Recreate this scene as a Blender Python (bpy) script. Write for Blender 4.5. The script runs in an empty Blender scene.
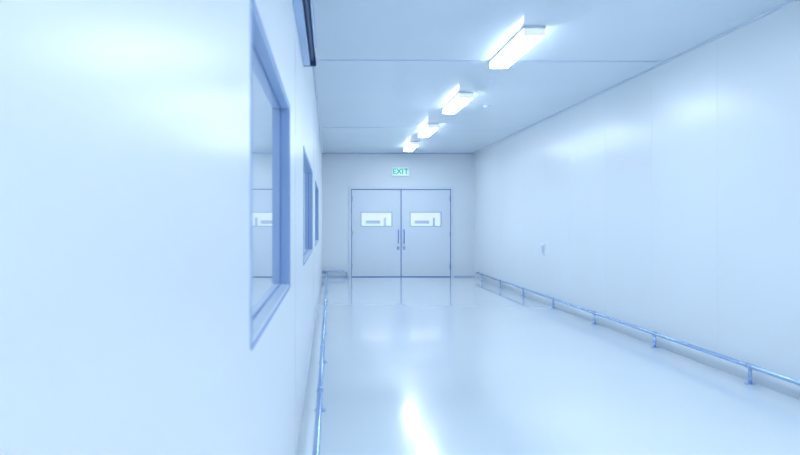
import bpy, math
from mathutils import Vector
S=bpy.context.scene
S.view_settings.view_transform='Standard'
S.view_settings.look='None'

# ------------------------------------------------------------ materials
def mat(name,col,rough=.4,metal=0.,emit=None,es=0.,coat=0.,wave=0.,spec=.5):
    m=bpy.data.materials.new(name); m.use_nodes=True
    nt=m.node_tree; b=nt.nodes['Principled BSDF']
    b.inputs['Base Color'].default_value=(*col,1)
    b.inputs['Roughness'].default_value=rough
    b.inputs['Metallic'].default_value=metal
    b.inputs['Coat Weight'].default_value=coat
    b.inputs['Coat Roughness'].default_value=.06
    b.inputs['Specular IOR Level'].default_value=spec
    if emit:
        b.inputs['Emission Color'].default_value=(*emit,1)
        b.inputs['Emission Strength'].default_value=es
    if wave:
        # very gentle sheet-metal undulation
        g=nt.nodes.new('ShaderNodeNewGeometry')
        n=nt.nodes.new('ShaderNodeTexNoise'); n.inputs['Scale'].default_value=1.1; n.inputs['Detail'].default_value=0
        bp=nt.nodes.new('ShaderNodeBump'); bp.inputs['Strength'].default_value=1; bp.inputs['Distance'].default_value=wave
        nt.links.new(g.outputs['Position'],n.inputs['Vector'])
        nt.links.new(n.outputs['Fac'],bp.inputs['Height'])
        nt.links.new(bp.outputs['Normal'],b.inputs['Normal'])
    return m
M_wall=mat('wall_panel_white',(.815,.88,.94),.27,wave=.006,spec=.55)
M_wallL=mat('wall_panel_white_matt',(.825,.88,.94),.29,wave=.005,spec=.5)
M_ceil=mat('ceiling_panel_white',(.73,.825,.925),.19,wave=.005)
M_floor=mat('epoxy_floor',(.775,.855,.93),.18,wave=.002,spec=.5,coat=1)
M_end=mat('end_wall_white',(.79,.865,.945),.3)
M_seam=mat('panel_joint',(.42,.55,.78),.5)
M_seam2=mat('panel_joint_light',(.68,.77,.89),.5)
M_frame=mat('blue_aluminium',(.17,.31,.64),.35,.3)
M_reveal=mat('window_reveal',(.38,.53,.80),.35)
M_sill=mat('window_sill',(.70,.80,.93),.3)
M_glass=mat('window_glass',(.65,.76,.90),.02,spec=.9,coat=1)
M_glass.node_tree.nodes['Principled BSDF'].inputs['Coat Roughness'].default_value=.01
M_door=mat('door_leaf_paint',(.75,.83,.935),.3)
M_edge=mat('door_edge',(.13,.25,.56),.4)
M_pane=mat('door_pane_glow',(.8,.86,.95),.06,emit=(.85,.93,1),es=.34)  # weak emission stands in for light from the room behind the doors
M_inner=mat('room_beyond',(.62,.72,.86),.4)
M_steel=mat('brushed_steel',(.42,.57,.82),.22,.75)
M_dark=mat('dark_steel',(.04,.08,.22),.4,.3)
M_white=mat('white_plastic',(.80,.86,.93),.35)
M_lamp=mat('lamp_diffuser',(.9,.95,1),.4,emit=(.82,.925,1.0),es=37)
M_side=mat('lamp_side_diffuser',(.9,.95,1),.4,emit=(.82,.925,1.0),es=5)
M_cap=mat('lamp_end_cap',(.9,.95,1),.4,emit=(.84,.93,1.0),es=.45)
M_green=mat('exit_green',(.0,.42,.25),.4,emit=(.0,.5,.32),es=.3)
M_signbg=mat('exit_panel',(.7,.9,.88),.3,emit=(.7,1,.93),es=.3)

# ------------------------------------------------------------ mesh helpers
class B:
    def __init__(s): s.v=[];s.f=[];s.m=[];s.mats=[];s.sm=[]
    def mi(s,m):
        if m not in s.mats: s.mats.append(m)
        return s.mats.index(m)
    def box(s,x0,x1,y0,y1,z0,z1,m):
        o=len(s.v); i=s.mi(m)
        s.v+=[(x0,y0,z0),(x1,y0,z0),(x1,y1,z0),(x0,y1,z0),(x0,y0,z1),(x1,y0,z1),(x1,y1,z1),(x0,y1,z1)]
        for f in [(0,3,2,1),(4,5,6,7),(0,1,5,4),(1,2,6,5),(2,3,7,6),(3,0,4,7)]:
            s.f.append(tuple(o+k for k in f)); s.m.append(i); s.sm.append(False)
    def tube(s,pts,r,m,n=14):
        i=s.mi(m); P=[Vector(p) for p in pts]; rings=[]
        up=None
        for k,p in enumerate(P):
            t=(P[min(k+1,len(P)-1)]-P[max(k-1,0)]).normalized()
            if up is None:
                up=Vector((0,0,1)) if abs(t.z)<.9 else Vector((1,0,0))
            u=(up-t*up.dot(t)).normalized(); w=t.cross(u); up=u
            o=len(s.v); rings.append(o)
            for a in range(n):
                an=2*math.pi*a/n
                s.v.append(tuple(p+u*math.cos(an)*r+w*math.sin(an)*r))
        for k in range(len(P)-1):
            for a in range(n):
                b=(a+1)%n
                s.f.append((rings[k]+a,rings[k]+b,rings[k+1]+b,rings[k+1]+a)); s.m.append(i); s.sm.append(True)
        s.f.append(tuple(rings[0]+a for a in range(n))[::-1]); s.m.append(i); s.sm.append(False)
        s.f.append(tuple(rings[-1]+a for a in range(n))); s.m.append(i); s.sm.append(False)
    def make(s,name,parent=None,bevel=0):
        me=bpy.data.meshes.new(name); me.from_pydata(s.v,[],s.f)
        for m in s.mats: me.materials.append(m)
        for p,i,q in zip(me.polygons,s.m,s.sm): p.material_index=i; p.use_smooth=q
        me.update(); ob=bpy.data.objects.new(name,me); S.collection.objects.link(ob)
        if bevel:
            md=ob.modifiers.new('bevel','BEVEL'); md.width=bevel; md.segments=2; md.limit_method='ANGLE'
        if parent: ob.parent=parent
        return ob
def empty(name):
    e=bpy.data.objects.new(name,None); S.collection.objects.link(e); return e

XL,XR=-.19,3.50; Y0,Y1=-5.0,15.7; H=3.0

# ------------------------------------------------------------ shell
b=B(); b.box(XL-.3,XR+.3,Y0-.2,Y1+.2,-.15,0,M_floor); floor=b.make('floor')
b=B(); b.box(XL-.3,XR+.3,Y0-.2,Y1+.2,H,H+.15,M_ceil); ceil=b.make('ceiling')
b=B()
for y in (-2.9,1.9,6.72,11.5): b.box(XL,XR,y-.009,y+.009,H-.003,H+.01,M_seam)
b.box(XR-.02,XR,Y0,Y1,H-.02,H+.01,M_seam2)
b.box(XL,XL+.02,Y0,Y1,H-.02,H+.01,M_seam2)
b.box(XL,XR,Y1-.02,Y1,H-.02,H+.01,M_seam)
b.make('ceiling_joints',ceil)
b=B(); b.box(XR,XR+.15,Y0,Y1,0,H,M_wall); wr=b.make('wall_right')
b=B()
y=5.82-1.2*9
while y<Y1:
    b.box(XR-.001,XR+.01,y-.002,y+.002,0,H-.02,M_seam2); y+=1.2
b.make('wall_right_joints',wr)
b=B(); b.box(XL-.15,XR+.15,Y0-.15,Y0,0,H,M_wall); b.make('wall_back')
b=B()
b.box(XL-.15,.45,Y1,Y1+.15,0,H,M_end); b.box(2.99,XR+.15,Y1,Y1+.15,0,H,M_end); b.box(.45,2.99,Y1,Y1+.15,2.19,H,M_end)
we=b.make('wall_end')
b=B()
for x0,x1 in ((XL,.44),(3.0,XR)): b.box(x0,x1,Y1-.012,Y1,0,.03,M_seam)
b.make('baseboard_end')
# left wall with window recesses
WZ0,WZ1=1.025,1.855
wins=[(1.56,3.0),(4.62,6.9),(8.3,10.5)]
b=B(); T=.15
b.box(XL-T,XL,Y0,Y1,0,WZ0,M_wallL); b.box(XL-T,XL,Y0,Y1,WZ1,H,M_wallL)
cur=Y0
for a,c in wins: b.box(XL-T,XL,cur,a,WZ0,WZ1,M_wallL); cur=c
b.box(XL-T,XL,cur,Y1,WZ0,WZ1,M_wallL)
wl=b.make('wall_left')
b=B()
for y in (3.55,7.6,11.3,12.5,13.7,14.9): b.box(XL-.01,XL+.001,y-.002,y+.002,0,H-.02,M_seam2)
b.make('wall_left_joints',wl)
for i,(a,c) in enumerate(wins):
    w=empty('window_%d'%(i+1)); t=.012; xg=XL-.036; p=XL+.002
    g=B(); g.box(xg-.012,xg,a,c,WZ0,WZ1,M_glass); g.make('glass',w)
    g=B()
    g.box(xg,p,a,a+t,WZ0,WZ1,M_reveal); g.box(xg,p,c-t,c,WZ0,WZ1,M_reveal)
    g.box(xg,p,a+t,c-t,WZ1-t,WZ1,M_reveal); g.box(xg,p,a+t,c-t,WZ0,WZ0+t,M_sill)
    g.make('reveal_lining',w)
    # dark glazing gasket where the glass meets the lining
    g=B(); k=.006
    g.box(xg,xg+.003,a+t,c-t,WZ0+t,WZ0+t+k,M_frame); g.box(xg,xg+.003,a+t,c-t,WZ1-t-k,WZ1-t,M_frame)
    g.box(xg,xg+.003,c-t-.03,c-t,WZ0+t,WZ1-t,M_frame); g.box(xg,xg+.003,a+t,a+t+.03,WZ0+t,WZ1-t,M_frame)
    g.make('gasket',w)
    g=B(); e=.010; q=XL+.004
    g.box(XL,q,a-e*.5,a,WZ0-e*.5,WZ1+e,M_reveal); g.box(XL,q,c,c+e*4,WZ0-e*.5,WZ1+e,M_frame)
    g.box(XL,q,a,c,WZ1,WZ1+e,M_frame); g.box(XL,q,a,c,WZ0-e,WZ0,M_frame)
    g.make('frame',w)

# sliding-door header rail on the left wall
b=B()
b.box(XL,XL+.085,1.9,4.65,2.50,2.60,M_dark)
b.box(XL+.085,XL+.092,1.9,4.65,2.47,2.62,M_steel)
b.box(XL,XL+.05,1.9,4.65,2.44,2.47,M_steel)
b.box(XL,XL+.092,4.65,4.67,2.44,2.62,M_dark)
b.tube([(XL+.065,1.95,2.475),(XL+.065,4.62,2.475)],.012,M_dark)
b.make('sliding_door_track',bevel=.003)

# ------------------------------------------------------------ doors
dx0,dxm,dx1=.51,1.72,2.93; DH=2.13
d=empty('door_1')
b=B()
b.box(.45,.51,Y1-.03,Y1+.12,0,2.19,M_door); b.box(2.93,2.99,Y1-.03,Y1+.12,0,2.19,M_door); b.box(.51,2.93,Y1-.03,Y1+.12,2.13,2.19,M_door)
b.make('door_frame',d,.004)
b=B()
b.box(.51,.528,Y1+.0,Y1+.1,0,2.13,M_edge); b.box(2.912,2.93,Y1,Y1+.1,0,2.13,M_edge)
b.box(.528,2.912,Y1,Y1+.1,2.112,2.13,M_edge); b.box(dxm-.012,dxm+.012,Y1+.005,Y1+.1,0.0,2.112,M_edge)
b.box(.528,2.912,Y1+.005,Y1+.1,0,.02,M_edge)
b.make('door_gaskets',d)
for k,(a,c) in enumerate(((.528,dxm-.012),(dxm+.012,2.912))):
    wx0,wx1=(.76,1.49) if k==0 else (1.95,2.68)
    z0,z1=1.24,1.56
    b=B(); ya,yb=Y1+.01,Y1+.06
    b.box(a,wx0,ya,yb,.02,2.11,M_door); b.box(wx1,c,ya,yb,.02,2.11,M_door)
    b.box(wx0,wx1,ya,yb,.02,z0,M_door); b.box(wx0,wx1,ya,yb,z1,2.11,M_door)
    b.make('leaf_%d'%(k+1),d)
    b=B()
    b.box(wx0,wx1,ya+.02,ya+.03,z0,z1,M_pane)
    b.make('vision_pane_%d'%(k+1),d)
    b=B(); t=.016
    b.box(wx0-t,wx1+t,ya-.012,ya,z0-t,z0,M_reveal);b.box(wx0-t,wx1+t,ya-.012,ya,z1,z1+t,M_reveal)
    b.box(wx0-t,wx0,ya-.012,ya,z0,z1,M_reveal);b.box(wx1,wx1+t,ya-.012,ya,z0,z1,M_reveal)
    b.box(wx0+.10,wx0+.46,ya+.016,ya+.02,z0+.05,z0+.13,M_inner)
    b.box(wx0+.54,wx0+.60,ya+.016,ya+.02,z0+.0,z0+.20,M_inner)
    b.make('vision_frame_%d'%(k+1),d)
    hx=dxm+(-.07 if k==0 else .07)
    b=B()
    b.tube([(hx,ya,1.14),(hx,ya-.05,1.14),(hx,ya-.06,1.125),(hx,ya-.06,.84),(hx,ya-.05,.825),(hx,ya,.825)],.013,M_frame)
    b.box(hx-.03,hx+.03,ya-.008,ya,.66,.74,M_steel)
    b.make('handle_%d'%(k+1),d)
    b=B(); hh=.528 if k==0 else 2.912
    for z in (.25,1.05,1.9): b.tube([(hh,ya-.008,z-.06),(hh,ya-.008,z+.06)],.012,M_steel)
    b.make('hinges_%d'%(k+1),d)

# exit sign
e=empty('exit_sign')
b=B(); b.box(1.48,1.91,Y1-.06,Y1,2.44,2.65,M_white); b.make('housing',e,.006)
b=B(); b.box(1.49,1.90,Y1-.064,Y1-.06,2.45,2.64,M_signbg); b.make('panel',e)
cu=bpy.data.curves.new('lettering','FONT'); cu.body='EXIT'; cu.size=.19; cu.extrude=.002; cu.offset=.004
cu.align_x='CENTER'; cu.align_y='CENTER'; cu.materials.append(M_green)
to=bpy.data.objects.new('lettering',cu); S.collection.objects.link(to)
to.location=(1.695,Y1-.067,2.545); to.rotation_euler=(math.pi/2,0,0); to.parent=e

# ------------------------------------------------------------ ceiling lamps
for i,y in enumerate((-4.0,-1.5,.8,3.4,6.13,8.93,11.6,14.0)):
    L=empty('ceiling_lamp'); X=1.75; W=.09
    b=B(); b.box(X-W-.005,X+W+.005,y-.60,y+.60,H-.02,H,M_white); b.make('housing',L)
    b=B()
    b.box(X-W-.002,X+W+.002,y-.597,y-.585,H-.083,H-.02,M_cap); b.box(X-W-.002,X+W+.002,y+.585,y+.597,H-.083,H-.02,M_cap)
    b.make('end_caps',L,.004)
    b=B(); b.box(X-W,X+W,y-.584,y+.584,H-.07,H-.021,M_side); b.make('side_diffuser',L)
    b=B(); b.box(X-W,X+W,y-.584,y+.584,H-.08,H-.0705,M_lamp); b.make('diffuser',L,.003)

# ------------------------------------------------------------ bumper rails
def rail(name,x,wx,y0,y1,posts,z=.145,r=.018):
    b=B(); s=1 if wx>x else -1
    pts=[(wx,y1,z),(x+s*.03,y1,z),(x+s*.01,y1-.01,z),(x,y1-.03,z),(x,y0,z)]
    b.tube(pts,r,M_steel)
    for y in posts:
        b.tube([(x,y,z),(x,y,0)],.015,M_steel)
        b.tube([(x,y,.008),(x,y,0)],.04,M_steel)
        b.tube([(x,y-.03,z),(x,y+.03,z)],.023,M_steel)
    return b.make(name)
sp=1.56
rail('bumper_rail',3.43,XR,-4.5,15.2,[5.25+sp*k for k in range(-6,7)])
rail('bumper_rail',XL+.12,XL,2.6,15.2,[3.0+sp*k for k in range(0,8)])
# short return along the end wall, bending down to the floor beside the door
b=B(); yy=Y1-.07
b.tube([(XL,yy,.145),(.33,yy,.145),(.365,yy,.135),(.385,yy,.11),(.39,yy,.08),(.39,yy,0)],.017,M_steel)
b.tube([(.39,yy,.008),(.39,yy,0)],.035,M_steel)
b.make('bumper_rail')

# socket on the right wall
b=B(); b.box(XR-.012,XR,10.51,10.71,.79,.98,M_door); b.box(XR-.03,XR-.012,10.55,10.67,.82,.95,M_seam2)
b.make('wall_socket',bevel=.003)

# smoke detector on ceiling
b=B(); b.tube([(2.25,9.3,H),(2.25,9.3,H-.02)],.05,M_white,24); b.tube([(2.25,9.3,H-.02),(2.25,9.3,H-.032)],.03,M_seam2,24)
b.make('smoke_detector')

w=bpy.data.worlds.new('world'); S.world=w; w.use_nodes=True
w.node_tree.nodes['Background'].inputs[0].default_value=(.7,.85,1,1)
w.node_tree.nodes['Background'].inputs[1].default_value=.5

# ------------------------------------------------------------ camera
c=bpy.data.cameras.new('camera'); co=bpy.data.objects.new('camera',c); S.collection.objects.link(co)
co.location=(0,0,1.32); co.rotation_euler=(math.pi/2,0,-math.radians(1))
c.sensor_width=36; c.lens=29.25; c.shift_x=.0733; c.shift_y=-.00625
c.clip_start=.02
c.dof.use_dof=True; c.dof.focus_distance=11; c.dof.aperture_fstop=2.5
S.camera=co
